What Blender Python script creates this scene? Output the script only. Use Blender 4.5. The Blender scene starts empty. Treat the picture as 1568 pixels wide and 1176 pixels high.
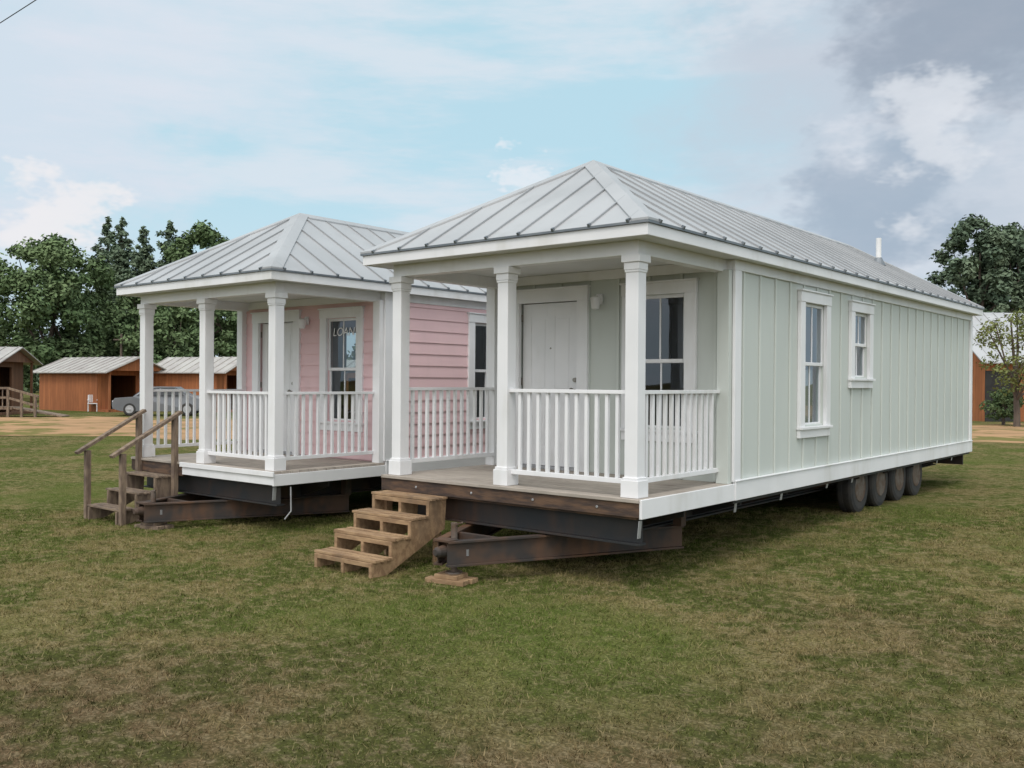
import bpy, bmesh, math, random
import numpy as np
from mathutils import Vector, Matrix
random.seed(7); rng = np.random.default_rng(7)
S = bpy.context.scene
COL = S.collection
YAW = math.radians(39.4)

def site(e, n):
    """site grid (metres), rotated 39.4 deg against the cottages"""
    return (4.39 + .7727*e - .6348*n, -7.136 + .6345*e + .7729*n)
def gz(x, y):
    t = min(1, max(0, (y+.5)/7.5)); return .12*t*t*(3-2*t)

# ------------------------------------------------------------ materials
def mat(name):
    m = bpy.data.materials.new(name); m.use_nodes = True
    nt = m.node_tree; nt.nodes.clear()
    out = nt.nodes.new('ShaderNodeOutputMaterial')
    return m, nt, out
def N(nt, t, **kw):
    n = nt.nodes.new(t)
    for k, v in kw.items():
        if k.startswith('i_'):
            n.inputs[k[2:].replace('_', ' ')].default_value = v
        else: setattr(n, k, v)
    return n
def L(nt, a, b): nt.links.new(a, b)
def mixc(nt, f, a, b, mode='MIX'):
    n = nt.nodes.new('ShaderNodeMix'); n.data_type = 'RGBA'; n.blend_type = mode
    for idx, v in ((0, f), (6, a), (7, b)):
        if isinstance(v, bpy.types.NodeSocket): L(nt, v, n.inputs[idx])
        elif idx == 0: n.inputs[0].default_value = v
        else: n.inputs[idx].default_value = (*v, 1) if len(v) == 3 else v
    return n.outputs[2]
def mrange(nt, v, a, b, c=0., d=1., smooth=True):
    n = nt.nodes.new('ShaderNodeMapRange')
    if smooth: n.interpolation_type = 'SMOOTHSTEP'
    L(nt, v, n.inputs[0])
    for i, x in enumerate((a, b, c, d)): n.inputs[1+i].default_value = x
    return n.outputs[0]
def math_(nt, op, a, b=None):
    n = nt.nodes.new('ShaderNodeMath'); n.operation = op
    for i, v in enumerate((a, b)):
        if v is None: continue
        if isinstance(v, bpy.types.NodeSocket): L(nt, v, n.inputs[i])
        else: n.inputs[i].default_value = v
    return n.outputs[0]
def noise(nt, vec, scale, detail=4, rough=.55, stretch=None, rot=None):
    if stretch:
        mp = nt.nodes.new('ShaderNodeMapping'); mp.inputs['Scale'].default_value = stretch
        if rot: mp.inputs['Rotation'].default_value = rot
        L(nt, vec, mp.inputs['Vector']); vec = mp.outputs[0]
    n = nt.nodes.new('ShaderNodeTexNoise')
    n.inputs['Scale'].default_value = scale; n.inputs['Detail'].default_value = detail
    n.inputs['Roughness'].default_value = rough
    L(nt, vec, n.inputs['Vector'])
    return n.outputs['Fac']

def simple(name, c1, c2=None, scale=3, rough=.6, metal=0, stretch=(1,1,1), bump=0., bscale=None, spec=.5, dirt=None, damt=.55):
    m, nt, out = mat(name)
    b = N(nt, 'ShaderNodeBsdfPrincipled')
    b.inputs['Roughness'].default_value = rough; b.inputs['Metallic'].default_value = metal
    b.inputs['Specular IOR Level'].default_value = spec
    tc = N(nt, 'ShaderNodeNewGeometry').outputs['Position']
    if c2 is None: c2 = tuple(x*.86 for x in c1)
    f = mrange(nt, noise(nt, tc, scale, 2, .6, stretch), .35, .65)
    c = mixc(nt, f, c1, c2)
    if dirt:
        f2 = mrange(nt, noise(nt, tc, 1.1, 4, .75, (1, 1, .35)), .5, .72, 0, damt)
        c = mixc(nt, f2, c, dirt)
    L(nt, c, b.inputs['Base Color'])
    if bump:
        bn = N(nt, 'ShaderNodeBump'); bn.inputs['Strength'].default_value = bump; bn.inputs['Distance'].default_value = .01
        L(nt, noise(nt, tc, bscale or scale*6, 2, .6, stretch), bn.inputs['Height']); L(nt, bn.outputs[0], b.inputs['Normal'])
    L(nt, b.outputs[0], out.inputs[0])
    return m

M = {}
M['white'] = simple('white_paint', (.81,.81,.825), (.76,.765,.78), 1.5, .5, dirt=(.60,.59,.56))
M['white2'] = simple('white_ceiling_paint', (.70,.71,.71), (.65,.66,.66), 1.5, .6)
M['green'] = simple('pale_green_siding', (.565,.60,.565), (.535,.57,.54), 1.2, .65, stretch=(1,1,.3), dirt=(.48,.505,.47))
M['greenb'] = simple('pale_green_battens', (.60,.635,.60), (.565,.60,.565), 1.2, .65, stretch=(1,1,.3))
M['pink'] = simple('pink_siding', (.79,.55,.565), (.75,.52,.54), 1.2, .65, dirt=(.67,.48,.48))
M['roof'] = simple('galvanized_roof', (.43,.44,.45), (.375,.385,.395), .8, .55, metal=.2, dirt=(.33,.335,.34))
M['seam'] = simple('roof_seam_metal', (.36,.37,.38), (.31,.32,.33), .8, .5, metal=.3)
M['roofedge'] = simple('roof_edge_metal', (.20,.22,.24), (.15,.17,.19), 3, .5, metal=.4)
M['deck'] = simple('deck_boards', (.42,.37,.32), (.33,.29,.25), 3, .75, stretch=(1,8,1), dirt=(.22,.18,.15))
M['rim'] = simple('weathered_rim_wood', (.13,.075,.045), (.05,.033,.027), 3, .8, stretch=(1,1,5), bump=.4, dirt=(.025,.02,.02), damt=.85)
M['newwood'] = simple('pallet_wood', (.38,.25,.14), (.25,.155,.085), 5, .8, stretch=(1,4,3), bump=.4, dirt=(.14,.095,.06), damt=.9)
M['oldwood'] = simple('grey_old_wood', (.25,.185,.13), (.14,.10,.075), 5, .85, stretch=(1,4,1), bump=.4, dirt=(.08,.06,.05))
M['steel'] = simple('black_steel_frame', (.017,.019,.022), (.030,.024,.022), 3, .6, dirt=(.075,.036,.02), damt=.85)
M['rust'] = simple('rusty_tongue_steel', (.038,.033,.031), (.085,.050,.033), 3.5, .75, bump=.2, dirt=(.16,.075,.035), damt=.95)
M['tyre'] = simple('tyre_rubber', (.03,.03,.03), (.045,.04,.036), 6, .85)
M['rimm'] = simple('rusty_wheel_rim', (.12,.075,.05), (.17,.14,.12), 8, .6, metal=.3)
M['galv'] = simple('galvanized_strap', (.45,.46,.48), (.35,.35,.36), 8, .45, metal=.5)
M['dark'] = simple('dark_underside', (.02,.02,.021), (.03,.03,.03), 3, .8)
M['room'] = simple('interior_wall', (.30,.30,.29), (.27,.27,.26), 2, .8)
M['roomfloor'] = simple('interior_floor', (.16,.11,.08), (.12,.08,.06), 2, .6)
M['brass'] = simple('door_hardware', (.30,.28,.25), (.25,.23,.2), 8, .35, metal=.8)
M['blind'] = simple('window_blind', (.52,.50,.45), (.42,.41,.38), 2, .8)
M['pvc'] = simple('white_pvc', (.78,.78,.78), (.7,.7,.7), 3, .4)
m, nt, out = mat('window_glass')
tr = N(nt, 'ShaderNodeBsdfTransparent'); tr.inputs[0].default_value = (.66,.72,.73,1)
gl = N(nt, 'ShaderNodeBsdfGlossy'); gl.inputs['Roughness'].default_value = .015; gl.inputs[0].default_value = (.85,.92,1,1)
gp = N(nt, 'ShaderNodeNewGeometry').outputs['Position']
bn = N(nt, 'ShaderNodeBump'); bn.inputs['Strength'].default_value = .04; bn.inputs['Distance'].default_value = .02
L(nt, noise(nt, gp, 2.5, 1), bn.inputs['Height']); L(nt, bn.outputs[0], gl.inputs['Normal'])
lw = N(nt, 'ShaderNodeLayerWeight'); lw.inputs[0].default_value = .5
f_ = math_(nt, 'ADD', math_(nt, 'MULTIPLY', math_(nt, 'POWER', lw.outputs['Facing'], 3.5), .85), .09)
mx = N(nt, 'ShaderNodeMixShader')
L(nt, f_, mx.inputs[0]); L(nt, tr.outputs[0], mx.inputs[1]); L(nt, gl.outputs[0], mx.inputs[2]); L(nt, mx.outputs[0], out.inputs[0])
M['glass'] = m

def plank_mat(name, c1, c2, scale):
    m, nt, out = mat(name)
    b = N(nt, 'ShaderNodeBsdfPrincipled'); b.inputs['Roughness'].default_value = .8
    tc = N(nt, 'ShaderNodeTexCoord').outputs['Object']
    sx = N(nt, 'ShaderNodeSeparateXYZ'); L(nt, tc, sx.inputs[0])
    s = math_(nt, 'MULTIPLY', math_(nt, 'ADD', sx.outputs[0], sx.outputs[1]), scale)
    cell = math_(nt, 'FLOOR', s); fr_ = math_(nt, 'FRACT', s)
    wn = N(nt, 'ShaderNodeTexWhiteNoise', noise_dimensions='1D'); L(nt, cell, wn.inputs['W'])
    c = mixc(nt, wn.outputs['Value'], c1, c2)
    c = mixc(nt, mrange(nt, noise(nt, tc, 3, 4, .6, (3,3,.4)), .4, .7, 0, .5), c, tuple(x*.5 for x in c1))
    c = mixc(nt, mrange(nt, fr_, 0, .09, .75, 0), c, (.02,.012,.01))
    L(nt, c, b.inputs['Base Color']); L(nt, b.outputs[0], out.inputs[0]); return m
M['barnwood'] = plank_mat('orange_barn_planks', (.42,.15,.055), (.32,.11,.04), 4)
M['barnbrown'] = plank_mat('brown_barn_planks', (.20,.095,.05), (.14,.065,.035), 4)
M['barnroof'] = simple('barn_metal_roof', (.46,.44,.41), (.38,.35,.33), 1, .5, metal=.2, dirt=(.28,.24,.22))
M['barnroof2'] = simple('light_metal_roof', (.46,.47,.48), (.40,.41,.42), 1, .5, metal=.2)
M['red'] = simple('red_paint', (.45,.06,.04), None, 3, .5)
M['car'] = simple('car_paint', (.16,.17,.185), (.14,.15,.165), 2, .3, metal=.3)
M['carglass'] = simple('car_glass', (.02,.025,.03), None, 2, .08)

# ------------------------------------------------------------ lawn colour shared by ground sheet and blades
def lawn_colour(nt):
    p = N(nt, 'ShaderNodeNewGeometry').outputs['Position']
    big = noise(nt, p, .22, 1, .6); mid = noise(nt, p, .8, 3, .78); sm = noise(nt, p, 8., 2, .8)
    c = mixc(nt, mrange(nt, mid, .44, .58), (.082,.108,.024), (.185,.155,.066))
    c = mixc(nt, mrange(nt, sm, .48, .64, 0, .75), c, (.27,.22,.12))
    c = mixc(nt, mrange(nt, sm, .46, .34, 0, .7), c, (.048,.058,.017))
    c = mixc(nt, mrange(nt, big, .52, .62, 0, .6), c, (.088,.125,.025))
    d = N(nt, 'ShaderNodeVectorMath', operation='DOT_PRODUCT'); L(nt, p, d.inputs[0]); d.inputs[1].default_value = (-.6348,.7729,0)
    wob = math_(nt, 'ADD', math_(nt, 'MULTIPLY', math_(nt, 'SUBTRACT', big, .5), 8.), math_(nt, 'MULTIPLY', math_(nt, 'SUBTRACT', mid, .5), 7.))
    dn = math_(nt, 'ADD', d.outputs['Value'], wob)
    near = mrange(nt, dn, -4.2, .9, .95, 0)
    dry_shaded = mixc(nt, mrange(nt, mid, .44, .56), (.066,.070,.022), (.125,.083,.050))  # browner foreground grass, with a cloud shadow darkened into its colour
    dry_shaded = mixc(nt, mrange(nt, sm, .47, .63, 0, .65), dry_shaded, (.19,.145,.09))
    dry_shaded = mixc(nt, mrange(nt, sm, .46, .34, 0, .7), dry_shaded, (.038,.040,.017))
    c = mixc(nt, near, c, dry_shaded)
    return c, sm, p, near
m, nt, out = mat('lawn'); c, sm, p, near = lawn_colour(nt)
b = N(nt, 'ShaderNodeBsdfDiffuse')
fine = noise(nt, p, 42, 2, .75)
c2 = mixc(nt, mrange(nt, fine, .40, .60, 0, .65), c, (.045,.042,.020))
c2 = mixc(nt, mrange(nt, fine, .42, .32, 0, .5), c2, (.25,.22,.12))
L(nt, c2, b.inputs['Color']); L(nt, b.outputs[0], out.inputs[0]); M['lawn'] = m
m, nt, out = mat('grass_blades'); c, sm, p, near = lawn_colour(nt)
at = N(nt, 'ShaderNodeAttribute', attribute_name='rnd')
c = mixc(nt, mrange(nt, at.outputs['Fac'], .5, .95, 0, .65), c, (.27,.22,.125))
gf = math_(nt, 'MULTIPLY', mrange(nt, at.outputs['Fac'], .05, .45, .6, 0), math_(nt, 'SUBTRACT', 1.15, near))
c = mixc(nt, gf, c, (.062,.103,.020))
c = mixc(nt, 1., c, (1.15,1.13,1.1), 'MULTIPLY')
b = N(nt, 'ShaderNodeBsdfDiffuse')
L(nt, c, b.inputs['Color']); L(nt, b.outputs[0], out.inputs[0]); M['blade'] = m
m, nt, out = mat('dirt'); p = N(nt, 'ShaderNodeNewGeometry').outputs['Position']
b = N(nt, 'ShaderNodeBsdfDiffuse')
c = mixc(nt, mrange(nt, noise(nt, p, .5, 4), .35, .65), (.42,.26,.15), (.30,.20,.115))
c = mixc(nt, mrange(nt, noise(nt, p, .25, 5, .7), .50, .58), c, (.17,.155,.06))
L(nt, c, b.inputs['Color']); L(nt, b.outputs[0], out.inputs[0]); M['dirt'] = m
def leafmat(name, c1, c2):
    m, nt, out = mat(name)
    at = N(nt, 'ShaderNodeAttribute', attribute_name='rnd')
    c = mixc(nt, at.outputs['Fac'], c1, c2)
    b = N(nt, 'ShaderNodeBsdfDiffuse')
    L(nt, c, b.inputs['Color']); L(nt, b.outputs[0], out.inputs[0]); return m
M['leaf'] = leafmat('leaves', (.085,.135,.062), (.18,.24,.12))
M['leafp'] = leafmat('hazy_pine_needles', (.095,.14,.098), (.17,.215,.14))  # bluish distance haze is mixed into the foliage colour
M['leafl'] = leafmat('light_leaves', (.14,.17,.06), (.22,.24,.10))
M['bark'] = simple('bark', (.13,.10,.08), (.08,.06,.05), 4, .9, stretch=(1,1,.3))

# ------------------------------------------------------------ mesh builder
class MB:
    def __init__(s): s.v = []; s.f = []; s.m = []; s.mats = []
    def mi(s, k):
        if k not in s.mats: s.mats.append(k)
        return s.mats.index(k)
    def add(s, vs, fs, k):
        o = len(s.v); s.v += [tuple(v) for v in vs]; i = s.mi(k)
        for f in fs: s.f.append(tuple(o+j for j in f)); s.m.append(i)
    def hexa(s, p, k): s.add(p, [(0,3,2,1),(4,5,6,7),(0,1,5,4),(1,2,6,5),(2,3,7,6),(3,0,4,7)], k)
    def box(s, x0, x1, y0, y1, z0, z1, k):
        s.hexa([(x0,y0,z0),(x1,y0,z0),(x1,y1,z0),(x0,y1,z0),(x0,y0,z1),(x1,y0,z1),(x1,y1,z1),(x0,y1,z1)], k)
    def tbox(s, T, a0, a1, b0, b1, d0, d1, k):
        s.hexa([T(a0,b0,d0),T(a1,b0,d0),T(a1,b0,d1),T(a0,b0,d1),T(a0,b1,d0),T(a1,b1,d0),T(a1,b1,d1),T(a0,b1,d1)], k)
    def beam(s, p, q, w, h, k, up=(0,0,1)):
        p = Vector(p); q = Vector(q); d = (q-p).normalized(); u = Vector(up)
        r = d.cross(u).normalized()*w/2; u = r.cross(d).normalized()*h/2
        s.hexa([p-r-u, p+r-u, q+r-u, q-r-u, p-r+u, p+r+u, q+r+u, q-r+u], k)
    def ibeam(s, p, q, w, h, k):
        p = Vector(p); q = Vector(q); t = .02
        s.beam(p, q, .012, h-2*t-.001, k)
        z = Vector((0,0,h/2-t/2)); s.beam(p+z, q+z, w, t, k); s.beam(p-z, q-z, w, t, k)
    def cone(s, p, q, r0, r1, k, n=12, caps=True):
        p = Vector(p); q = Vector(q); d = (q-p).normalized()
        a = Vector((1,0,0)) if abs(d.x) < .8 else Vector((0,1,0))
        u = d.cross(a).normalized(); w = d.cross(u)
        vs = []
        for c, r in ((p,r0),(q,r1)):
            for i in range(n):
                t = 2*math.pi*i/n; vs.append(c+u*math.cos(t)*r+w*math.sin(t)*r)
        fs = [(i,(i+1)%n,n+(i+1)%n,n+i) for i in range(n)]
        if caps: fs += [tuple(range(n))[::-1], tuple(range(n,2*n))]
        s.add(vs, fs, k)
    def lathe(s, c, axis, prof, k, n=28):
        c = Vector(c); d = Vector(axis).normalized()
        a = Vector((0,0,1)) if abs(d.z) < .8 else Vector((1,0,0))
        u = d.cross(a).normalized(); w = d.cross(u); vs = []; fs = []
        for (h, r) in prof:
            for i in range(n):
                t = 2*math.pi*i/n; vs.append(c+d*h+u*math.cos(t)*r+w*math.sin(t)*r)
        for j in range(len(prof)-1):
            for i in range(n): fs.append((j*n+i, j*n+(i+1)%n, (j+1)*n+(i+1)%n, (j+1)*n+i))
        fs += [tuple(range(n))[::-1], tuple(range((len(prof)-1)*n, len(prof)*n))]
        s.add(vs, fs, k)
    def prism(s, poly, T, d0, d1, k):
        n = len(poly)
        vs = [T(a,b,d0) for a, b in poly]+[T(a,b,d1) for a, b in poly]
        s.add(vs, [tuple(range(n))[::-1], tuple(range(n,2*n))]+[(i,(i+1)%n,n+(i+1)%n,n+i) for i in range(n)], k)
    def obj(s, name, parent=None, bevel=0, loc=None, rz=0, recalc=True, smooth=False):
        me = bpy.data.meshes.new(name); me.from_pydata(s.v, [], s.f); 
        for k in s.mats: me.materials.append(M[k])
        me.polygons.foreach_set('material_index', s.m)
        if recalc:
            bm = bmesh.new(); bm.from_mesh(me); bmesh.ops.recalc_face_normals(bm, faces=bm.faces); bm.to_mesh(me); bm.free()
        if smooth: me.polygons.foreach_set('use_smooth', [True]*len(me.polygons))
        me.update(); o = bpy.data.objects.new(name, me); COL.objects.link(o)
        if parent: o.parent = parent
        if loc: o.location = loc
        o.rotation_euler[2] = rz
        if bevel:
            b = o.modifiers.new('bevel', 'BEVEL'); b.width = bevel; b.segments = 2; b.limit_method = 'ANGLE'
        return o
def empty(name, loc=(0,0,0), rz=0):
    e = bpy.data.objects.new(name, None); COL.objects.link(e); e.location = loc; e.rotation_euler[2] = rz; e.empty_display_size = .3; return e

def minus(a0, a1, b0, b1, holes):
    xs = sorted({a0, a1, *[min(max(h[i], a0), a1) for h in holes for i in (0, 1)]}); res = []
    for x0, x1 in zip(xs, xs[1:]):
        if x1-x0 < 1e-4: continue
        hs = sorted([(h[2], h[3]) for h in holes if h[0] < (x0+x1)/2 < h[1]])
        b = b0
        for h0, h1 in hs:
            if h0 > b and h0 < b1: res.append((x0, x1, b, h0))
            b = max(b, h1)
        if b < b1: res.append((x0, x1, b, b1))
    return res

# ------------------------------------------------------------ cottage
W, LEN, P = 3.32, 11.45, 1.83
DZ = .86
def cottage(name, ox, oy, dz, siding, front_rim_white, loan):
    root = empty(name, (ox, oy, dz)); G = -dz
    Tf = lambda a,b,d: (-a, P-d, b)
    Tr = lambda a,b,d: (d, a, b)
    Tl = lambda a,b,d: (-W-d, a, b)
    Tb = lambda a,b,d: (-a, LEN+d, b)
    wk = 'green' if siding == 'batten' else 'pink'
    wf = (.55,1.21,.55,2.01); door = (1.944,2.85,0.,2.03)
    s1 = (3.63,4.31,.55,2.01); s2 = (5.31,5.89,1.14,2.0)
    l1 = (3.9,4.6,.55,2.01); l2 = (8.3,9.0,.55,2.01)
    walls = MB(); HT = 2.33
    for T, a0, a1, hs in ((Tf,0,W,[wf,door]),(Tr,P+.1,LEN-.1,[s1,s2]),(Tl,P+.1,LEN-.1,[l1,l2]),(Tb,0,W,[])):
        for r in minus(a0, a1, 0, HT, hs):
            walls.tbox(T, r[0], r[1], r[2], r[3], -.09, 0, wk)
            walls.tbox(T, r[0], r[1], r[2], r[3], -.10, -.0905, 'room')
    walls.box(-W+.01,-.01,P+.01,LEN-.01,-.16,-.002,'roomfloor')
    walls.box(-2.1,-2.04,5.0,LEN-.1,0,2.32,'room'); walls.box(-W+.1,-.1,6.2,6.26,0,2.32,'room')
    walls.obj('walls', root)
    # siding
    sd = MB()
    if siding == 'batten':
        for T, a0, a1, hs in ((Tf,.04,W-.04,[wf,door]),(Tr,P+.06,LEN,[s1,s2]),(Tl,P+.06,LEN,[l1,l2])):
            a = a0+.16
            hh = [(h[0]-.05,h[1]+.05,h[2]-.06,h[3]+.06) for h in hs]
            while a < a1-.1:
                for r in minus(a-.018, a+.018, .005, 2.22, [h for h in hh if h[0] < a < h[1]]): sd.tbox(T, a-.018, a+.018, r[2], r[3], .001, .018, 'greenb')
                a += .405
        sd.obj('battens', root, bevel=.003)
    else:
        for T, a0, a1, hs in ((Tf,.03,W-.03,[wf,door]),(Tr,P+.06,LEN-.05,[s1,s2]),(Tl,P+.06,LEN-.05,[l1,l2])):
            b = .02
            while b < 2.2:
                bt = min(b+.165, 2.24)
                hh = [(h[0]-.05,h[1]+.05,-9,9) for h in hs if h[2]-.02 < bt and h[3]+.02 > b]
                for r in minus(a0, a1, b, bt, hh):
                    sd.hexa([T(r[0],b,.0005),T(r[1],b,.0005),T(r[1],b,.024),T(r[0],b,.024),T(r[0],bt,.0005),T(r[1],bt,.0005),T(r[1],bt,.009),T(r[0],bt,.009)], wk)
                b += .165
        sd.obj('lap_siding', root)
    # trim
    t = MB()
    for T in (Tr, Tl):
        t.tbox(T, P-.03, P+.12, 0.021, 2.22, .002, .034, 'white'); t.tbox(T, LEN-.10, LEN+.03, .021, 2.22, .002, .034, 'white')
        t.tbox(T, P-.028, LEN+.03, 2.221, 2.329, .002, .030, 'white')
        t.tbox(T, P+.0, LEN+.03, -.175, .02, .003, .040, 'white')
        t.tbox(T, P+.0, LEN+.03, .0202, .034, .003, .052, 'white')
    t.tbox(Tf, .0, W, 2.221, 2.329, .002, .028, 'white')
    t.obj('trim_boards', root, bevel=.004)
    pl = MB(); pk = 'green' if siding == 'batten' else 'white'
    pl.tbox(Tf, .003, .14, .0, 2.22, .003, .10, pk); pl.tbox(Tf, W-.14, W-.003, .0, 2.22, .003, .10, 'white')
    pl.obj('corner_pilasters', root, bevel=.004)
    # windows
    def window(T, h, blind=None):
        a0,a1,b0,b1 = h; w = MB(); g = MB()
        w.tbox(T,a0-.135,a0+.004,b0-.02,b1+.004,.002,.046,'white'); w.tbox(T,a1-.004,a1+.135,b0-.02,b1+.004,.002,.046,'white')
        w.tbox(T,a0-.14,a1+.14,b1+.0045,b1+.13,.002,.052,'white'); w.tbox(T,a0-.155,a1+.155,b1+.1305,b1+.15,.002,.07,'white')
        w.tbox(T,a0-.15,a1+.15,b0-.05,b0-.0205,.002,.075,'white'); w.tbox(T,a0-.135,a1+.135,b0-.15,b0-.0505,.002,.043,'white')
        mid = (b0+b1)/2; f = .042
        for (s0,s1_,d) in ((mid-.018,b1,-.030),(b0-.02,mid+.018,-.055)):
            w.tbox(T,a0+.001,a0+f,s0,s1_,d,d+.024,'white'); w.tbox(T,a1-f,a1-.001,s0,s1_,d,d+.024,'white')
            w.tbox(T,a0+f,a1-f,s1_-f+.004,s1_-.001,d,d+.024,'white'); w.tbox(T,a0+f,a1-f,s0+.001,s0+f,d,d+.024,'white')
            am = (a0+a1)/2
            w.tbox(T,am-.009,am+.009,s0+f,s1_-f+.004,d+.004,d+.020,'white')
            g.add([T(a0+f,s0+f,d+.011),T(a1-f,s0+f,d+.011),T(a1-f,s1_-f+.004,d+.011),T(a0+f,s1_-f+.004,d+.011)],[(0,1,2,3)],'glass')
        if blind: 
            w.tbox(T,a0-.02,a1+.02,blind[0],blind[1],-.135,-.128,'blind')
        w.obj('window_frame', root, bevel=.003); g.obj('window_glass', root, recalc=False)
    window(Tf, wf); window(Tr, s1, (.5, 1.22) if siding == 'batten' else None); window(Tr, s2); window(Tl, l1); window(Tl, l2)
    if loan:
        cu = bpy.data.curves.new('window_lettering', 'FONT'); cu.body = 'LOAN'; cu.size = .17; cu.align_x = 'CENTER'; cu.extrude = .001; cu.shear = .2
        to = bpy.data.objects.new('window_lettering', cu); COL.objects.link(to); to.parent = root
        to.location = (-.88, P+.010, 1.76); to.rotation_euler = (math.pi/2, 0, 0); cu.materials.append(M['white'])
    # door
    d = MB(); a0,a1 = door[0],door[1]
    d.tbox(Tf,a0-.13,a0+.02,.0,2.0,.002,.05,'white'); d.tbox(Tf,a1-.02,a1+.13,.0,2.0,.002,.05,'white')
    d.tbox(Tf,a0-.135,a1+.135,2.0005,2.15,.002,.056,'white'); d.tbox(Tf,a0-.15,a1+.15,2.1505,2.17,.002,.075,'white')
    d.tbox(Tf,a0+.021,a1-.021,.001,.03,-.06,.06,'galv')
    x0,x1 = a0+.025,a1-.025; z0,z1 = .035,1.995
    d.tbox(Tf,x0,x1,z0,z1,-.06,-.034,'white')
    xm = (x0+x1)/2
    cols = [(x0,x0+.13),(xm-.06,xm+.06),(x1-.13,x1)]; rows = [(z0,z0+.22),(.78,.94),(z1-.16,z1)]
    for c in cols: d.tbox(Tf,c[0],c[1],z0,z1,-.034,-.029,'white')
    for (ca,cb) in ((cols[0],cols[1]),(cols[1],cols[2])):
        for r in rows: d.tbox(Tf,ca[1],cb[0],r[0],r[1],-.034,-.029,'white')
        for ra,rb in zip(rows,rows[1:]): d.tbox(Tf,ca[1]+.03,cb[0]-.03,ra[1]+.03,rb[0]-.03,-.034,-.0295,'white')
    d.cone(Tf(x0+.06,.95,-.02),Tf(x0+.06,.95,.045),.012,.012,'brass'); d.lathe(Tf(x0+.06,.95,.045),(0,-1,0),[(-.01,.012),(0,.026),(.02,.028),(.035,.016)],'brass',16)
    d.cone(Tf(x0+.06,1.07,-.029),Tf(x0+.06,1.07,0),.028,.026,'brass',16)
    d.cone(Tf(xm,1.45,-.029),Tf(xm,1.45,-.018),.010,.010,'brass',10)
    for hz in (.25,1.0,1.78): d.tbox(Tf,x1-.004,x1+.012,hz,hz+.09,-.02,-.008,'brass')
    d.obj('door', root, bevel=.002)
    lt = MB()
    lt.lathe(Tf(1.66,2.0,0.03),(0,-1,0),[(0,.055),(.02,.055),(.03,.04)],'white',20)
    lt.cone(Tf(1.66,2.0,.05),Tf(1.66,2.0,.11),.015,.015,'white'); lt.lathe(Tf(1.66,1.97,.11),(0,0,1),[(-.09,.03),(-.08,.045),(0,.055),(.04,.06),(.06,.03)],'white',20)
    lt.tbox(Tf,1.62,1.70,1.94,2.06,.021,.031,'white')
    lt.obj('porch_light', root, smooth=False)
    # roof
    E = .19; r = MB(); x0,x1,y0,y1 = -W-E,E,-E,LEN+E; hw = (x1-x0)/2; ze = 2.45; zr = ze+hw*.596; xc = (x0+x1)/2
    vs = [(x0,y0,ze),(x1,y0,ze),(x1,y1,ze),(x0,y1,ze),(xc,y0+hw,zr),(xc,y1-hw,zr),(x0,y0,ze-.022),(x1,y0,ze-.022),(x1,y1,ze-.022),(x0,y1,ze-.022)]
    r.add(vs,[(0,1,4),(1,2,5,4),(2,3,5),(3,0,4,5)],'roof'); r.add(vs,[(0,6,7,1),(1,7,8,2),(2,8,9,3),(3,9,6,0),(6,9,8,7)],'roofedge')
    r.obj('roof_panels', root, recalc=False)
    sm = MB()
    def seam(p, q, n):
        up = Vector(n); p = Vector(p)+up*.008; q = Vector(q)+up*.008
        sm.beam(p, q, .014, .022, 'seam', up)
        dd = (q-p).normalized(); sm.beam(p-dd*.008, p+dd*.022, .026, .030, 'roofedge', up)
    k = 1/math.hypot(1,.596); sp = .41
    n = int(hw//sp)
    for i in range(-n, n+1):
        x = xc+i*sp; dd = hw-abs(x-xc)-.02
        if dd < .15: continue
        seam((x,y0,ze),(x,y0+dd,ze+dd*.596),(0,-.596*k,k)); seam((x,y1,ze),(x,y1-dd,ze+dd*.596),(0,.596*k,k))
    y = y0+.2
    while y < y1-.15:
        dd = min(hw, y-y0, y1-y)-.02
        seam((x1,y,ze),(x1-dd,y,ze+dd*.596),(.596*k,0,k)); seam((x0,y,ze),(x0+dd,y,ze+dd*.596),(-.596*k,0,k)); y += sp
    sm.obj('roof_seams', root)
    cp = MB(); cw = .17; up = .022
    def strip(a,b,c,dv):
        q = [Vector(v)+Vector((0,0,up)) for v in (a,b,c,dv)]; lo = [v-Vector((0,0,.02)) for v in q]
        cp.hexa([*lo,*q],'roof')
    for sx in (-1,1):
        for sy in (-1,1):
            cx = x1 if sx > 0 else x0; cy = y0 if sy < 0 else y1; ay = y0+hw if sy < 0 else y1-hw
            C = (cx,cy,ze); A = (xc,ay,zr)
            strip(C,(cx-sx*cw,cy,ze),(xc,ay+sy*cw,zr-cw*.596),A)
            strip(C,(cx,cy-sy*cw,ze),(xc,ay-sy*cw,zr+.001),A)
    for sx in (-1,1):
        strip((xc,y0+hw+.02,zr),(xc+sx*.12,y0+hw+.10,zr-.12*.596),(xc+sx*.12,y1-hw-.10,zr-.12*.596),(xc,y1-hw-.02,zr))
    cp.obj('hip_and_ridge_caps', root)
    fs = MB(); e = .17
    fs.box(-W-e,e,-e,-e+.024,2.322,2.427,'white'); fs.box(-W-e,e,LEN+e-.024,LEN+e,2.322,2.427,'white')
    fs.box(-W-e,-W-e+.024,-e+.0245,LEN+e-.0245,2.322,2.427,'white'); fs.box(e-.024,e,-e+.0245,LEN+e-.0245,2.322,2.427,'white')
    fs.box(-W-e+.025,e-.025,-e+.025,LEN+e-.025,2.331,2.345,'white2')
    fs.box(-W+.07,-.07,.07,.20,2.20,2.3305,'white'); fs.box(-.20,-.07,.2005,P-.001,2.202,2.3305,'white'); fs.box(-W+.07,-W+.20,.2005,P-.001,2.202,2.3305,'white')
    fs.obj('fascia_and_beams', root, bevel=.004)
    # vent pipe
    v = MB(); zz = ze+(1.0+E)*.596
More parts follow.
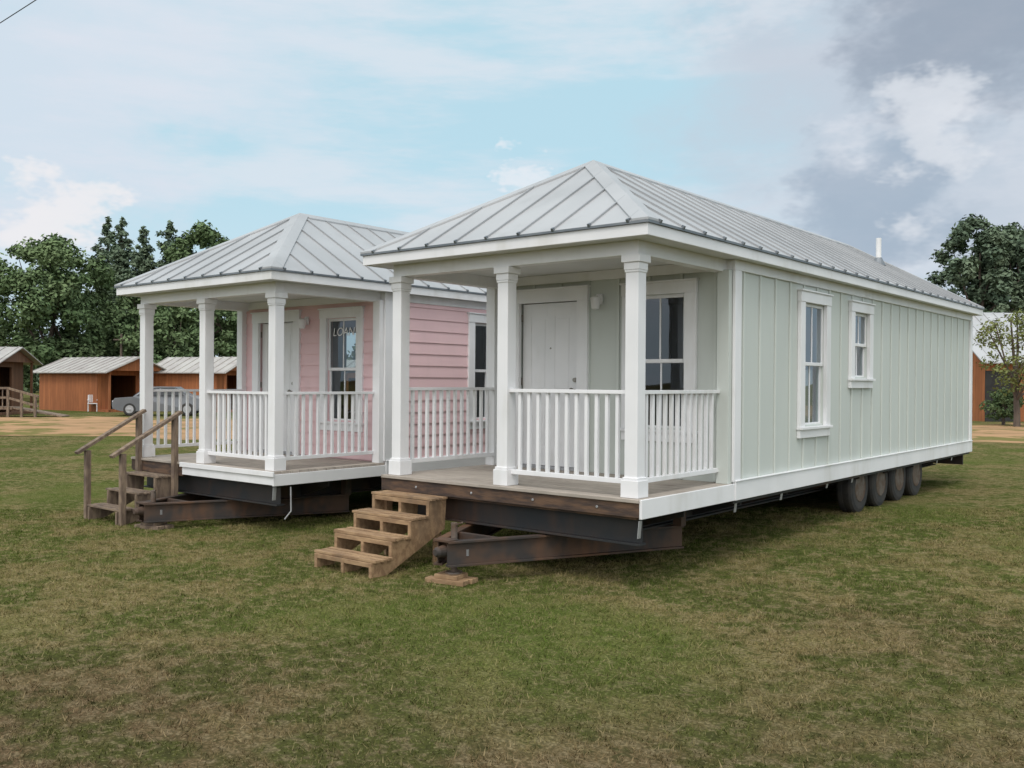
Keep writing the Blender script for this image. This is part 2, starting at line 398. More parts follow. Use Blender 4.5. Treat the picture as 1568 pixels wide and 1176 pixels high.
    v.cone((-1.0,9.42,zz-.1),(-1.0,9.42,zz+.42),.045,.045,'pvc',16); v.cone((-1.0,9.42,zz-.06),(-1.0,9.42,zz+.08),.12,.055,'roofedge',16)
    v.obj('vent_pipe', root)
    # deck
    dk = MB(); n = 13; bw = (P-.0)/n
    for i in range(n):
        dk.box(-W-.015,.005,i*bw-.02,(i+1)*bw-.026 if i < n-1 else P-.003,-.032,0 - .0007*(i%3),'deck')
    dk.obj('deck_boards', root, bevel=.004)
    rm = MB()
    if front_rim_white:
        rm.box(-W,-2.0,-.001,.04,-.19,-.033,'rim'); rm.box(-1.999,.0,-.012,.04,-.165,-.033,'white')
        rm.box(-2.03,.045,-.035,-.0125,-.06,.002,'white')
    else:
        rm.box(-W,.0,.0,.04,-.165,-.033,'rim'); rm.box(-W+.05,-.05,.0402,.08,-.19,-.034,'rim')
        for bx in (-.45,-1.2,-2.0,-2.8): rm.cone((bx,-.008,-.10),(bx,.01,-.10),.014,.014,'galv',8)
    rm.box(.0005,.028,-.012 if front_rim_white else 0,P-.001,-.175,-.002 if not front_rim_white else -.033,'white'); rm.box(-W-.028,-W-.0005,0,P-.001,-.175,-.033,'rim')
    for y in (.5,.9,1.3,1.7): rm.box(-W+.002,-.002,y,y+.04,-.175,-.033,'rim')
    rm.obj('deck_rim', root, bevel=.004)
    # columns
    cl = MB()
    for w in (.133,1.654,3.187):
        x,y = -w,.133
        cl.box(x-.068,x+.068,y-.068,y+.068,.001,2.199,'white')
        cl.box(x-.092,x+.092,y-.092,y+.092,.0012,.16,'white'); cl.box(x-.080,x+.080,y-.080,y+.080,.1602,.185,'white')
        cl.box(x-.076,x+.076,y-.076,y+.076,2.04,2.062,'white'); cl.box(x-.080,x+.080,y-.080,y+.080,2.0622,2.13,'white'); cl.box(x-.098,x+.098,y-.098,y+.098,2.1302,2.1985,'white')
    cl.obj('porch_columns', root, bevel=.005)
    rl = MB()
    def rail(x0,y0,x1,y1):
        p = Vector((x0,y0,0)); q = Vector((x1,y1,0)); ln = (q-p).length; d_ = (q-p)/ln
        rl.beam(p+Vector((0,0,.955)),q+Vector((0,0,.955)),.075,.035,'white'); rl.beam(p+Vector((0,0,.14)),q+Vector((0,0,.14)),.05,.045,'white')
        nb = round(ln/.118)
        for i in range(1,nb):
            c = p+d_*ln*i/nb; rl.box(c.x-.0175,c.x+.0175,c.y-.0175,c.y+.0175,.1627,.937,'white')
    rail(-1.585,.133,-.202,.133); rail(-.133,.202,-.133,P-.101); rail(-3.187,.202,-3.187,P-.101)
    rl.obj('porch_railing', root, bevel=.003)
    # chassis
    ch = MB()
    ch.ibeam((-W+.12,.16,-.31),(-.06,.16,-.31),.12,.25,'steel')
    for x in (-.62,-W+.62):
        ch.ibeam((x,.25,-.32),(x,LEN-.05,-.32),.12,.26,'steel')
        yy = .9
        while yy < LEN:
            s_ = 1 if x > -W/2 else -1
            ch.prism([(0,-.19),(s_*.57,-.19),(s_*.57,-.25),(0,-.42)], lambda a,b,d_,x=x,yy=yy: (x+a, yy+d_, b), 0, .02, 'steel'); yy += 1.22
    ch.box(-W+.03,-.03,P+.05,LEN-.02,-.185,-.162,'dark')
    ch.box(-.03,.0,P+.02,LEN,-.215,-.176,'steel'); ch.box(-W,-W+.03,P+.02,LEN,-.215,-.176,'steel')
    ch.box(-W+.1,-.1,LEN-.06,LEN-.02,-.42,-.19,'steel')
    for s_ in (-1,1):
        ch.ibeam((-W/2+s_*.06,-.78,-.57),(-W/2+s_*1.2,1.6,-.57),.09,.24,'rust')
        ch.box(-W/2+s_*1.2-.05,-W/2+s_*1.2+.05,1.5,1.6,-.45,-.19,'rust')
    ch.beam((-W/2-.3,-.25,-.50),(-W/2+.3,-.25,-.50),.05,.08,'rust',(0,0,1))
    ch.lathe((-W/2,-.76,-.55),(0,-1,0),[(0,.06),(.05,.05),(.09,.05),(.12,.03)],'rust',14)
    ch.box(-W/2-.10,-W/2+.10,-.80,-.66,-.46,-.44,'rust')
    ch.cone((-W/2,-.62,G+.08),(-W/2,-.62,-.30),.032,.032,'rimm'); ch.cone((-W/2,-.62,G+.075),(-W/2,-.62,G+.1),.09,.08,'rimm')
    ch.beam((-W/2+.02,-.62,-.32),(-W/2+.14,-.66,-.28),.015,.015,'rimm')
    ch.box(-W/2+.11,-W/2+.16,-.61,-.585,-.6,-.54,'galv')
    for y,(ln) in ((.03,.16),(P+.1,.12),(3.1,.10),(4.5,.08),(5.4,.08),(9.4,.08),(10.3,.08)): 
        ch.beam((-.005,y,-.19),(-.02,y,-.19-ln),.05,.008,'galv',(1,0,0))
    ch.obj('trailer_frame', root, bevel=.002)
    wh = MB(); Rt = .37
    for s_ in (0,1):
        for yy in (6.05,6.92,7.79,8.66):
            x = -.24 if s_ == 0 else -W+.24; ax = 1 if s_ == 0 else -1
            zc = gz(0, oy+yy)-dz+Rt-.02
            wh.lathe((x,yy,zc),(ax,0,0),[(-.11,.20),(-.115,.30),(-.10,.35),(-.07,Rt),(-.02,Rt),(-.018,Rt-.008),(.018,Rt-.008),(.02,Rt),(.07,Rt),(.10,.35),(.115,.30),(.11,.20)],'tyre',32)
            wh.lathe((x,yy,zc),(ax,0,0),[(.112,.205),(.118,.195),(.09,.18),(.06,.12),(.085,.09),(.085,.03)],'rimm',24)
            for j in range(6):
                t_ = j*math.pi/3; wh.cone((x+ax*.07,yy+.065*math.cos(t_),zc+.065*math.sin(t_)),(x+ax*.1,yy+.065*math.cos(t_),zc+.065*math.sin(t_)),.01,.01,'galv',6)
    for yy in (6.05,6.92,7.79,8.66):
        zc = gz(0, oy+yy)-dz+Rt-.02; wh.cone((-W+.3,yy,zc),(-.3,yy,zc),.035,.035,'steel')
    wh.obj('wheels', root)
    return root
c1 = cottage('cottage_on_trailer', 0, 0, DZ, 'batten', False, False)
PX, PY = -5.07, -.19
c2 = cottage('cottage_on_trailer', PX, PY, DZ-.075, 'lap', True, True)
st = MB(); st.cone((.02,.25,-.2),(.03,.25,-.5),.010,.010,'galv'); st.cone((.03,.25,-.5),(-.03,.2,-.60),.010,.010,'galv')
st.obj('tie_down_strap', c2)

# ------------------------------------------------------------ steps
def steps(name, ox, oy, w, run, n, top, k, rails):
    root = empty(name, (ox, oy, 0)); s = MB(); rise = top/n; tr = run/n; Tx = lambda x: (lambda a,b,d: (x+d, a, b))
    pts = [(0,top-.03)]
    for i in range(n):
        z = top-.03-i*rise; pts += [(-(i+1)*tr, z)]
        if i < n-1: pts += [(-(i+1)*tr, z-rise)]
    pts += [(-n*tr, 0),( -n*tr+.20, 0),(-.02, max(.1,top-.34))]
    for x in ((0, w/2-.02, w-.04) if not rails else (.02, w-.06)): s.prism(pts, Tx(x), 0, .04, k)
    if not rails:
        for x in (.0405, w-.0805): s.box(x, x+.04, -.12, -.03, 0, top-.04, k)
    for i in range(n):
        z = top-i*rise; y1 = -i*tr; bd = tr/3
        for j in range(3):
            jit = random.uniform(-.015,.015)
            s.box(-.03+jit, w+.03+jit, y1-(j+1)*bd+.014, y1-j*bd-.006, z-.027, z+random.uniform(-.004,.004), k)
        if not rails: s.box(.041, w-.041, y1-tr+.002, y1-tr+.025, z-.075, z-.031, k)
    s.obj('treads_and_stringers', root, bevel=.003)
    if rails:
        r = MB()
        for x in (-.06, w+.06):
            r.box(x-.035,x+.035,-.80,-.73,0,.93,k); r.box(x-.035,x+.035,-.06,.01,0,1.40,k)
            r.beam((x,-.92,.90),(x,.06,1.46),.09,.04,k)
        r.obj('handrails', root, bevel=.003)
    return root
steps('wooden_steps', -3.20, -.012, .86, 1.04, 4, .70, 'newwood', False)
steps('wooden_steps', PX-3.02, PY-.012, .82, .80, 3, .60, 'oldwood', True)
for (bx,by,k) in ((-W/2,-.80,'newwood'),(PX-W/2,PY-.75,'oldwood')):
    s = MB(); s.box(-.22,.2,-.13,-.02,0,.045,k); s.box(-.2,.22,.0,.12,0,.045,k); s.box(-.13,.12,-.11,.10,.046,.085,k)
    s.obj('wood_block_pad', None, bevel=.004, loc=(bx,by+.15,gz(bx,by)), rz=.2)

# ------------------------------------------------------------ ground
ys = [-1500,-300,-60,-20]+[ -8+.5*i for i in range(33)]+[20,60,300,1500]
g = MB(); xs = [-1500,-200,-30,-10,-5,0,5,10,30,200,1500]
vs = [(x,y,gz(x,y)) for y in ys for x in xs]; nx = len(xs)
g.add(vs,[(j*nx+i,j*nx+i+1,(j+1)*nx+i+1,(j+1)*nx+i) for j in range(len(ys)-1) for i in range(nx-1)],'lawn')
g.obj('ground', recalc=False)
rd = MB(); edge = []
for i in range(121):
    e = -120+2*i; edge.append((e, 29.5+1.3*math.sin(e*.21)+random.uniform(-.9,.9), 45+1.5*math.sin(e*.13+1)+random.uniform(-1,1)))
vs = []
for e,n0,n1 in edge:
    for n_ in (n0,n1): x,y = site(e,n_); vs.append((x,y,.124))
rd.add(vs,[(2*i,2*i+2,2*i+3,2*i+1) for i in range(120)],'dirt'); rd.obj('dirt_road', recalc=False)

# grass blades
groot = empty('grass')
def face_mesh(name, v, n, k, rnd, mk):
    me = bpy.data.meshes.new(name); me.vertices.add(n*k); me.vertices.foreach_set('co', v.ravel()); me.loops.add(n*k)
    me.loops.foreach_set('vertex_index', np.arange(n*k)); me.polygons.add(n); me.polygons.foreach_set('loop_start', np.arange(0,n*k,k)); me.update()
    at = me.attributes.new('rnd','FLOAT','FACE'); at.data.foreach_set('value', rnd.astype(np.float32)); me.materials.append(M[mk]); return me
def blade_patch(seed, n=1900):
    r = np.random.default_rng(seed)
    nc = 130; cc = r.uniform(-.5,.5,(nc,2)); idx = r.integers(0,nc,n); ch_ = r.random(nc); chh = r.uniform(.6,1.3,nc)
    pos = cc[idx]+r.normal(0,.035,(n,2)); fr_ = r.random(n) < .35; pos[fr_] = r.uniform(-.5,.5,(fr_.sum(),2))
    h = r.uniform(.012,.034,n)*chh[idx]*np.where(r.random(n) < .04,1.7,1); wd = r.uniform(.0025,.005,n); a = r.uniform(0,2*np.pi,n); ln = r.uniform(.2,1.5,n)*h; la = r.uniform(0,2*np.pi,n)
    v = np.zeros((n,3,3)); v[:,0,0] = pos[:,0]+np.cos(a)*wd; v[:,0,1] = pos[:,1]+np.sin(a)*wd
    v[:,1,0] = pos[:,0]-np.cos(a)*wd; v[:,1,1] = pos[:,1]-np.sin(a)*wd
    v[:,2,0] = pos[:,0]+np.cos(la)*ln; v[:,2,1] = pos[:,1]+np.sin(la)*ln; v[:,2,2] = h; v[:,:2,2] = -.003
    return face_mesh('grass_tufts', v, n, 3, .6*ch_[idx]+.4*r.random(n), 'blade')
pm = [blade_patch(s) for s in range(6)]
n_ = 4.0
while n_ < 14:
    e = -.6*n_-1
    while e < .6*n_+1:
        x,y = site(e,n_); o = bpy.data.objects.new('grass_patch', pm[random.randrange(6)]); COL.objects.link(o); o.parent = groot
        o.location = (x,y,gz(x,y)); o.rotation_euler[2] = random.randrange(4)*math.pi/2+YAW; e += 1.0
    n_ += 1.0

# ------------------------------------------------------------ trees
def tree(name, loc, h, cr, base, kind, n, seed, lk='leaf', leaf=.26):
    r = np.random.default_rng(seed); root = empty(name, (loc[0],loc[1],gz(*loc[:2])))
    t = MB(); rad = h*.02+.05; segs = 7; pts = []
    topz = h*(.8 if kind == 'round' else .9)
    for i in range(segs+1):
        q = Vector((r.normal(0,.01*h)*(i>0)*.6, r.normal(0,.01*h)*(i>0)*.6, topz*i/segs-.1*(i==0))); pts.append((q, rad*(1-.85*i/segs)))
    for (a,ra),(b_,rb) in zip(pts,pts[1:]): t.cone(a,b_,ra,rb,'bark',8,False)
    C = []
    if kind == 'round':
        K = 110; cz = (base+h)/2; hz = (h-base)/2
        for i in range(K):
            th = r.uniform(0,2*np.pi); u = r.uniform(-.95,1); rr = r.random()**.45
            lob = 1+.15*math.sin(3*th+seed)+.12*math.sin(5*th+2*seed)*u
            s_ = math.sqrt(max(0,1-abs(u)**2.3))
            C.append((cr*lob*rr*s_*math.cos(th), cr*lob*rr*s_*math.sin(th), cz+hz*u*(.80+.2*rr)*.93, cr*r.uniform(.15,.30)))
        for i in range(14):
            c = C[r.integers(0,K)]; a = pts[r.integers(2,6)]; t.cone(a[0],Vector(c[:3]),a[1]*.55,.02,'bark',6,False)
    else:
        lev = 44; ph = r.uniform(0,6)
        for i in range(lev):
            f = i/(lev-1); z = base+(h-base)*f; rr = cr*min(1,.55+f*1.6)*(1-f)**.55*(1+.16*math.sin(7*f+ph))+.10
            for j in range(max(5,int(9*(1-f))+1)):
                th = r.uniform(0,2*np.pi); q = rr*r.uniform(.1,.95)
                C.append((q*math.cos(th),q*math.sin(th),z+r.normal(0,.3),max(.26,rr*r.uniform(.30,.50))))
                if r.random() < .1: t.cone((0,0,z-.3),(q*math.cos(th),q*math.sin(th),z),.05,.015,'bark',5,False)
    t.obj('trunk_and_limbs', root)
    C = np.array(C); wgt = C[:,3]**(1.7 if kind == 'round' else 1.1); wgt /= wgt.sum(); idx = r.choice(len(C), n, p=wgt)
    d = r.normal(size=(n,3)); d /= np.linalg.norm(d,axis=1)[:,None]
    q = C[idx,:3]+d*(C[idx,3]*r.random(n)**.4*r.uniform(.6,1.3,n))[:,None]*np.array([1,1,.75])
    nr = d*.6+r.normal(size=(n,3))*.5+np.array([0,0,.6]); nr /= np.linalg.norm(nr,axis=1)[:,None]
    ref = r.normal(size=(n,3)); u = np.cross(nr,ref); u /= np.linalg.norm(u,axis=1)[:,None]; w_ = np.cross(nr,u)
    sz = leaf*r.uniform(.5,1.1,n)[:,None]
    v = np.stack([q-u*sz, q-w_*sz*.55, q+u*sz, q+w_*sz*.55],1)
    cl_r = r.random(len(C))
    me = face_mesh('foliage', v, n, 4, np.clip(.6*cl_r[idx]+.4*r.random(n),0,1), lk)
    o = bpy.data.objects.new('foliage', me); COL.objects.link(o); o.parent = root
tree('oak_tree', site(-35.6,72), 13.3, 4.7, .6, 'round', 32000, 3, leaf=.22)
tree('pine_tree', site(-36.0,86), 16.2, 2.5, 2, 'pine', 15000, 11, 'leafp', .22)
tree('pine_tree', site(-33.2,84), 15.0, 2.3, 2, 'pine', 15000, 12, 'leafp', .22)
tree('pine_tree', site(-39.0,90), 16.8, 2.5, 2, 'pine', 15000, 13, 'leafp', .22)
tree('pine_tree', site(-30.8,84), 15.7, 2.6, 2, 'pine', 15000, 14, 'leafp', .22)
tree('oak_tree', site(-26.2,80), 15.8, 3.2, .8, 'round', 20000, 21, leaf=.24)
tree('oak_tree', site(-30.3,76), 9.9, 3.0, .6, 'round', 12000, 22, leaf=.24)
tree('oak_tree', site(-22.6,82), 11.8, 3.5, .6, 'round', 12000, 23, leaf=.24)
tree('oak_tree', site(-26.0,72), 7.6, 3.2, .4, 'round', 9000, 25, leaf=.24)
tree('oak_tree', site(-46.0,80), 7.0, 3.6, .5, 'round', 9000, 24)
tree('pine_tree', site(34.0,68), 14.2, 2.8, 2.5, 'round', 18000, 31, 'leafp', .22)
tree('pine_tree', site(37.8,70), 14.2, 3.6, 2.5, 'round', 20000, 32, 'leafp', .24)
tree('pine_tree', site(42.5,70), 15.0, 4.0, 2.5, 'round', 12000, 33, 'leafp', .24)
tree('oak_tree', site(33.0,78), 9.0, 3.0, .8, 'round', 9000, 34)
tree('sapling', site(21.9,40.5), 5.0, 1.8, 1.3, 'round', 3200, 41, 'leafl', .10)
tree('garden_bush', site(22.1,42), 1.6, .8, .2, 'round', 2500, 42, 'leaf', .09)
r = np.random.default_rng(99); n = 30000
e_ = r.uniform(-130,130,n); hh = 5.0+1.6*np.sin(e_*.23)+1.3*np.sin(e_*.71+1)+.8*np.sin(e_*1.9)
zz = hh*r.random(n)**.7; nn = 118+r.normal(0,2,n)
P0 = np.stack([4.39+.7727*e_-.6348*nn, -7.136+.6345*e_+.7729*nn, zz+.1],1)
u = r.normal(size=(n,3)); u /= np.linalg.norm(u,axis=1)[:,None]; w_ = np.cross(u, r.normal(size=(n,3))); w_ /= np.linalg.norm(w_,axis=1)[:,None]
s_ = r.uniform(.3,.7,n)[:,None]; v = np.stack([P0-u*s_,P0-w_*s_*.6,P0+u*s_,P0+w_*s_*.6],1)
o = bpy.data.objects.new('distant_tree_line', face_mesh('distant_tree_line', v, n, 4, r.random(n), 'leafp')); COL.objects.link(o)

# ------------------------------------------------------------ sheds / barns
def shed(name, loc, rz, ln, wd, hw_, hr, wk, rk, door=True, porch=0.):
    """ridge along local x; gable ends at +-x; local -y faces the road"""
    root = empty(name, (loc[0],loc[1],gz(*loc)), rz); b_ = MB(); x0,x1,y0,y1 = -ln/2,ln/2,-wd/2,wd/2
    Ts = lambda a,b,d: (a,y0-d,b); Te = lambda a,b,d: (x1+d,a,b)
    hs = [(-ln*.3,-ln*.3+.9,0,1.95)] if door else []
    for r_ in minus(x0,x1,0,hw_,hs): b_.tbox(Ts,r_[0],r_[1],r_[2],r_[3],-.1,0,wk)
    b_.box(x0,x1,y1-.1,y1,0,hw_,wk); b_.box(x0,x0+.1,y0+.1,y1-.1,0,hw_,wk)
    ho = [(-.3-wd*.2,-.3+wd*.25,0,hw_-.25)]
    for r_ in minus(y0+.1,y1-.1,0,hw_,ho): b_.tbox(Te,r_[0],r_[1],r_[2],r_[3],-.1,0,wk)
    for xx in (x0,x1-.1): b_.prism([(y0,hw_),(y1,hw_),(0,hr-.06)], lambda a,b,d,xx=xx: (xx+d,a,b), 0, .1, wk)
    b_.box(x0+.1,x1-.1,y0+.1,y1-.1,0,.06,'dark')
    if door: b_.box(-ln*.3-.06,-ln*.3+.96,y0-.03,y0-.002,1.95,2.05,wk)
    b_.obj('walls', root)
    r_ = MB(); ov = .35; sl = (hr-hw_)/(wd/2)
    for s_ in (-1,1):
        ye = s_*(wd/2+ov); ze = hw_-ov*sl
        r_.hexa([(x0-ov,ye,ze),(x1+ov+porch,ye,ze),(x1+ov+porch,0,hr),(x0-ov,0,hr),(x0-ov,ye,ze+.05),(x1+ov+porch,ye,ze+.05),(x1+ov+porch,0,hr+.05),(x0-ov,0,hr+.05)],rk)
        xx = x0-ov
        while xx < x1+ov+porch: r_.beam((xx,ye,ze+.065),(xx,s_*.02,hr+.065),.03,.03,rk); xx += .6
    if porch:
        for yy in (-wd/2+.1, wd/2-.1): r_.box(x1+porch-.1,x1+porch,yy-.05,yy+.05,0,hw_,wk)
        r_.prism([(y0,hw_),(y1,hw_),(0,hr-.06)], lambda a,b,d: (x1+porch+d,a,b), 0, .06, wk)
        r_.box(x1,x1+porch,y0,y1,.0,.12,wk)
    r_.obj('roof', root)
    return root
shed('wooden_shed', site(-24.0,54), YAW-math.radians(33), 5.6, 3.6, 2.25, 3.0, 'barnwood','barnroof', False, 1.0)
shed('wooden_shed', site(-17.8,54), YAW-math.radians(25), 4.8, 3.2, 2.3, 3.05, 'barnwood','barnroof', False, .6)
shed('wooden_shed', site(-11.0,55), YAW-math.radians(25), 4.6, 3.2, 2.2, 2.95, 'barnwood','barnroof', True, 0.)
sb = shed('brown_cabin', site(-27.3,46), YAW+math.radians(6), 4.4, 4.4, 2.6, 3.3, 'barnbrown','barnroof', False, .5)
q = MB(); X0 = 1.9
q.box(X0-2.5,X0+2.0,-3.36,-2.21,.35,.47,'oldwood')
for i in range(10): q.box(X0-2.4+i*.6,X0-2.3+i*.6,-3.44,-3.34,0,1.32-.17*max(0,i-7),'oldwood')
q.beam((X0-2.5,-3.4,1.34),(X0+1.9,-3.4,1.34),.10,.10,'oldwood'); q.beam((X0+1.9,-3.4,1.32),(X0+3.2,-3.4,.95),.10,.10,'oldwood')
q.beam((X0-2.5,-3.4,.9),(X0+1.9,-3.4,.9),.06,.10,'oldwood'); q.beam((X0+1.9,-3.4,.88),(X0+3.2,-3.4,.5),.06,.10,'oldwood')
q.beam((X0+2.0,-2.8,.42),(X0+4.2,-2.8,.03),1.0,.06,'oldwood')
for i in range(22): q.box(X0-2.4+i*.2,X0-2.36+i*.2,-3.42,-3.38,.47,1.3,'oldwood')
q.obj('ramp_and_railing', sb)
rb = shed('barn', site(28.6,50), YAW+math.radians(6), 11.5, 7.0, 3.1, 5.6, 'barnwood','barnroof2', False, 0.)
q = MB(); q.box(-5.75,-4.2,-3.53,-3.505,.0,2.5,'dark'); q.box(-4.2,-4.0,-3.56,-3.506,0,2.7,'barnbrown')
q.obj('barn_door', rb)
q = MB(); q.box(-4.75,-4.15,-.3,.3,5.3,5.9,'white'); q.hexa([(-4.85,-.4,5.9),(-4.05,-.4,5.9),(-4.05,.4,5.9),(-4.85,.4,5.9),(-4.46,-.01,6.3),(-4.44,-.01,6.3),(-4.44,.01,6.3),(-4.46,.01,6.3)],'red')
q.obj('cupola', rb)
def chair(loc, rz):
    c = MB()
    for x in (-.22,.22):
        for y in (-.2,.2): c.box(x-.02,x+.02,y-.02,y+.02,0,.42 if y < 0 else .9,'white')
    c.box(-.25,.25,-.25,.22,.42,.46,'white')
    for i in range(5): c.box(-.2+i*.09,-.15+i*.09,.2,.225,.5,.92,'white')
    c.box(-.26,-.2,-.25,.2,.62,.65,'white'); c.box(.2,.26,-.25,.2,.62,.65,'white')
    c.obj('garden_chair', None, loc=(loc[0],loc[1],gz(*loc)+.01), rz=rz)
chair(site(-22.9,51.0), YAW+.4); chair(site(-20.6,51.8), YAW-.6)
car = empty('parked_car', (*site(-17.4,46.5), .125), YAW+math.radians(8)); b_ = MB()
prof = [(-2.15,.35),(-2.18,.62),(-2.05,.86),(-1.2,.93),(-.65,1.36),(-.3,1.43),(.75,1.42),(1.35,1.02),(2.0,.95),(2.15,.75),(2.12,.35),(1.75,.22),(-1.75,.22)]
n = len(prof)
def sec(y, cab): return [(x, y*(1 if z < .95 else cab), z) for x,z in prof]
secs = [sec(-.84,.82), sec(-.70,.9), sec(.70,.9), sec(.84,.82)]
vs = sum(secs, []); fs = [tuple(range(n))[::-1], tuple(range(3*n,4*n))]
for j in range(3): fs += [(j*n+i,j*n+(i+1)%n,(j+1)*n+(i+1)%n,(j+1)*n+i) for i in range(n)]
b_.add(vs, fs, 'car')
for s_ in (-1,1):
    b_.hexa([(-1.02,s_*.79,.98),(.02,s_*.79,.98),(.02,s_*.705,1.36),(-.58,s_*.705,1.36),(-1.02,s_*.845,.98),(.02,s_*.845,.98),(.02,s_*.722,1.34),(-.58,s_*.722,1.34)],'carglass')
    b_.hexa([(.10,s_*.79,.98),(1.2,s_*.79,1.0),(.72,s_*.705,1.36),(.10,s_*.705,1.36),(.10,s_*.845,.98),(1.2,s_*.845,1.0),(.72,s_*.722,1.34),(.10,s_*.722,1.34)],'carglass')
    for x in (-1.35,1.35): b_.lathe((x,s_*.72,.32),(0,s_,0),[(-.1,.2),(-.1,.32),(.1,.32),(.13,.28),(.13,.2)],'tyre',24); b_.lathe((x,s_*.72,.32),(0,s_,0),[(.131,.2),(.12,.15),(.14,.04)],'galv',16)
b_.hexa([(-1.22,-.6,.97),(-1.22,.6,.97),(-.72,.56,1.33),(-.72,-.56,1.33),(-1.24,-.6,.98),(-1.24,.6,.98),(-.74,.56,1.35),(-.74,-.56,1.35)],'carglass')
b_.box(-2.2,-2.15,-.7,-.45,.6,.74,'white'); b_.box(-2.2,-2.15,.45,.7,.6,.74,'white')
b_.obj('body', car, bevel=.02)
for (e,n_,h_) in ((-29.3,70,5.2),(-53,100,6.0)):
    x,y = site(e,n_); q = MB(); q.cone((0,0,0),(0,0,h_),.12,.08,'bark',10); q.box(-.6,.6,-.05,.05,h_-.5,h_-.4,'bark'); q.obj('utility_pole', None, loc=(x,y,.12), rz=YAW)
# overhead service line carried by poles
A = Vector((*site(-13.6,22.8),9.9)); B = Vector((*site(13.0,-1.9),9.9)); D = A+(A-B)*1.2
q = MB()
for a,b_ in ((A,B),(D,A)):
    pv = a
    for i in range(1,25):
        t_ = i/24; pt = a.lerp(b_, t_)-Vector((0,0,.5*4*t_*(1-t_)))*.6; q.cone(pv, pt, .010, .010, 'dark', 6, False); pv = pt
q.obj('overhead_cable')
for pnt in (A,B,D):
    q = MB(); q.cone((0,0,0),(0,0,10.2),.16,.11,'bark',12); q.box(-.5,.5,-.05,.05,9.7,9.82,'bark'); q.obj('utility_pole', None, loc=(pnt.x,pnt.y,0), rz=0)

# ------------------------------------------------------------ world
w = bpy.data.worlds.new('World'); S.world = w; w.use_nodes = True; nt = w.node_tree; nt.nodes.clear()
out = nt.nodes.new('ShaderNodeOutputWorld'); bg = nt.nodes.new('ShaderNodeBackground'); bg.inputs[1].default_value = .1
SUN_AZ = math.radians(155); SUN_EL = math.radians(56)
sk = nt.nodes.new('ShaderNodeTexSky'); sk.sky_type = 'NISHITA'; sk.sun_disc = False; sk.sun_elevation = SUN_EL; sk.sun_rotation = SUN_AZ
sk.air_density = 1.0; sk.dust_density = 1.5
tc = nt.nodes.new('ShaderNodeTexCoord').outputs['Generated']
def scl(c, k=10.): return tuple(x*k for x in c)
def vdir(az, el):
    a = math.radians(az-39.4); e = math.radians(el); return (math.sin(a)*math.cos(e), math.cos(a)*math.cos(e), math.sin(e))
nz = N(nt, 'ShaderNodeTexNoise'); nz.inputs['Scale'].default_value = 6; nz.inputs['Detail'].default_value = 5; nz.inputs['Roughness'].default_value = .66
mp = N(nt, 'ShaderNodeMapping'); mp.inputs['Scale'].default_value = (1,1,1.8); L(nt, tc, mp.inputs[0]); L(nt, mp.outputs[0], nz.inputs[0])
vm = N(nt, 'ShaderNodeVectorMath', operation='SUBTRACT'); L(nt, nz.outputs['Color'], vm.inputs[0]); vm.inputs[1].default_value = (.5,.5,.5)
vs_ = N(nt, 'ShaderNodeVectorMath', operation='SCALE'); L(nt, vm.outputs[0], vs_.inputs[0]); vs_.inputs['Scale'].default_value = .30
wd = N(nt, 'ShaderNodeVectorMath', operation='ADD'); L(nt, tc, wd.inputs[0]); L(nt, vs_.outputs[0], wd.inputs[1])
wn_ = N(nt, 'ShaderNodeVectorMath', operation='NORMALIZE'); L(nt, wd.outputs[0], wn_.inputs[0])
def blob(az, el, r_in, r_out, amt=1.):
    d_ = N(nt, 'ShaderNodeVectorMath', operation='DOT_PRODUCT'); L(nt, wn_.outputs[0], d_.inputs[0]); d_.inputs[1].default_value = vdir(az, el)
    return mrange(nt, d_.outputs['Value'], math.cos(math.radians(r_out)), math.cos(math.radians(r_in)), 0, amt)
col = mixc(nt, .85, sk.outputs[0], scl((.54,.79,.90)))
fb = noise(nt, tc, 2.4, 6, .6, (1,1,5.5)); fb2 = noise(nt, tc, 5.5, 5, .62, (1,1,2.4))
sep = N(nt, 'ShaderNodeSeparateXYZ'); L(nt, tc, sep.inputs[0]); el = sep.outputs[2]
col = mixc(nt, mrange(nt, fb, .45, .64, 0, .7), col, scl((.75,.79,.86)))
col = mixc(nt, mrange(nt, el, .22, .0, 0, .6), col, scl((.72,.79,.87)))
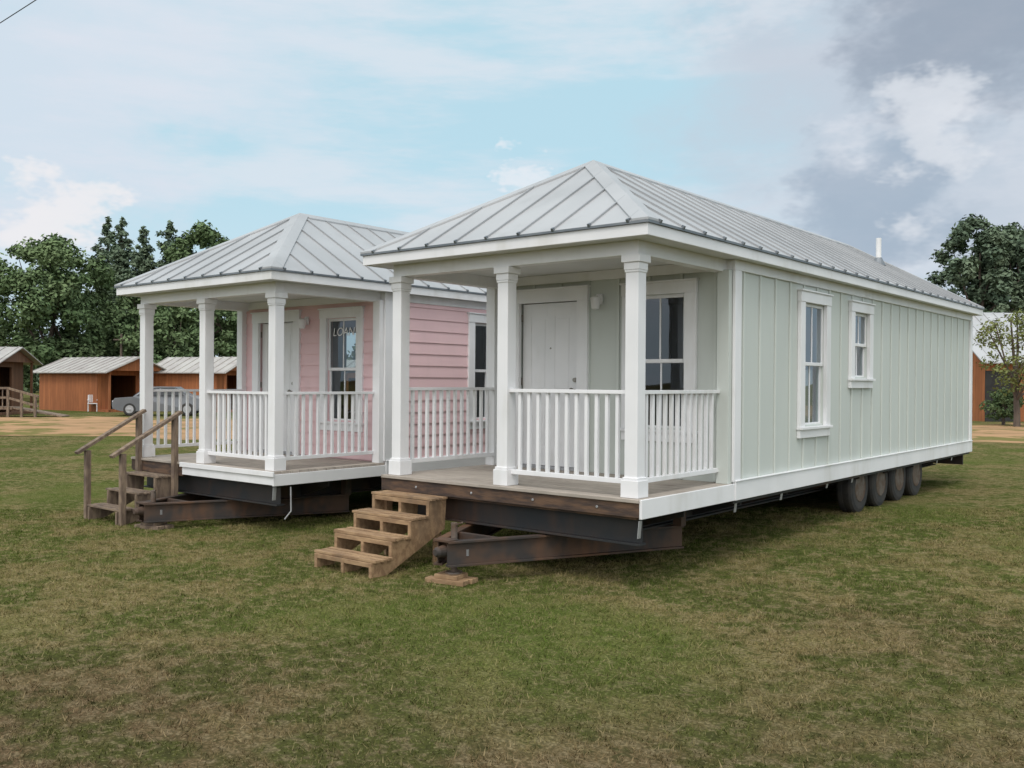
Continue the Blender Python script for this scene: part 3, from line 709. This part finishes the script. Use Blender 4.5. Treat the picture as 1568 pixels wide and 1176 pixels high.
# cloud bank right
col = mixc(nt, blob(27,16,6,19,.9), col, scl((.56,.62,.71)))
col = mixc(nt, mrange(nt, fb2, .50, .66, 0, .85), col, mixc(nt, blob(24,13,10,24,.6), col, scl((.78,.80,.86))))
col = mixc(nt, blob(26.5,20.0,3,8.5,.8), col, scl((.29,.35,.44)))
col = mixc(nt, blob(21,9.6,1.5,6.0,.8), col, scl((.35,.44,.55)))
col = mixc(nt, blob(24,12.8,1,3.5,.65), col, scl((.78,.81,.86)))
col = mixc(nt, blob(28,8.5,1,4.5,.6), col, scl((.56,.63,.72)))
# wisps left, cumulus puff
col = mixc(nt, blob(-27,15,3,11,.65), col, scl((.73,.76,.85)))
col = mixc(nt, blob(-17,20,2,9,.5), col, scl((.71,.77,.86)))
col = mixc(nt, blob(-26.3,8.4,1.2,3.0,.75), col, scl((.90,.87,.88)))
col = mixc(nt, blob(1,11.5,.3,1.6,.6), col, scl((.88,.88,.92)))
dS = N(nt, 'ShaderNodeVectorMath', operation='DOT_PRODUCT'); L(nt, tc, dS.inputs[0]); dS.inputs[1].default_value = (math.sin(SUN_AZ)*math.cos(SUN_EL), math.cos(SUN_AZ)*math.cos(SUN_EL), math.sin(SUN_EL))
col = mixc(nt, mrange(nt, dS.outputs['Value'], .1, .95, 0, 1), col, scl((1.64,1.62,1.60)))
L(nt, col, bg.inputs[0]); L(nt, bg.outputs[0], out.inputs[0])

sl = bpy.data.lights.new('sun','SUN'); sl.energy = 1.15; sl.angle = math.radians(18); sl.color = (1,.97,.92)
so = bpy.data.objects.new('sun', sl); COL.objects.link(so)
dv = Vector((math.sin(SUN_AZ)*math.cos(SUN_EL), math.cos(SUN_AZ)*math.cos(SUN_EL), math.sin(SUN_EL)))
so.rotation_euler = dv.to_track_quat('Z','Y').to_euler(); so.location = (0,-10,20)

# ------------------------------------------------------------ camera
cd = bpy.data.cameras.new('camera'); cd.lens = 32.85; cd.sensor_width = 36; cd.clip_end = 4000; cd.clip_start = .05
co = bpy.data.objects.new('camera', cd); COL.objects.link(co)
R = Matrix.Rotation(YAW,4,'Z') @ Matrix.Rotation(math.radians(90-.12),4,'X') @ Matrix.Rotation(math.radians(.4),4,'Z')
co.matrix_world = Matrix.Translation((4.39,-7.136,1.90)) @ R
S.camera = co
S.view_settings.view_transform = 'Standard'; S.view_settings.look = 'None'; S.view_settings.exposure = 0
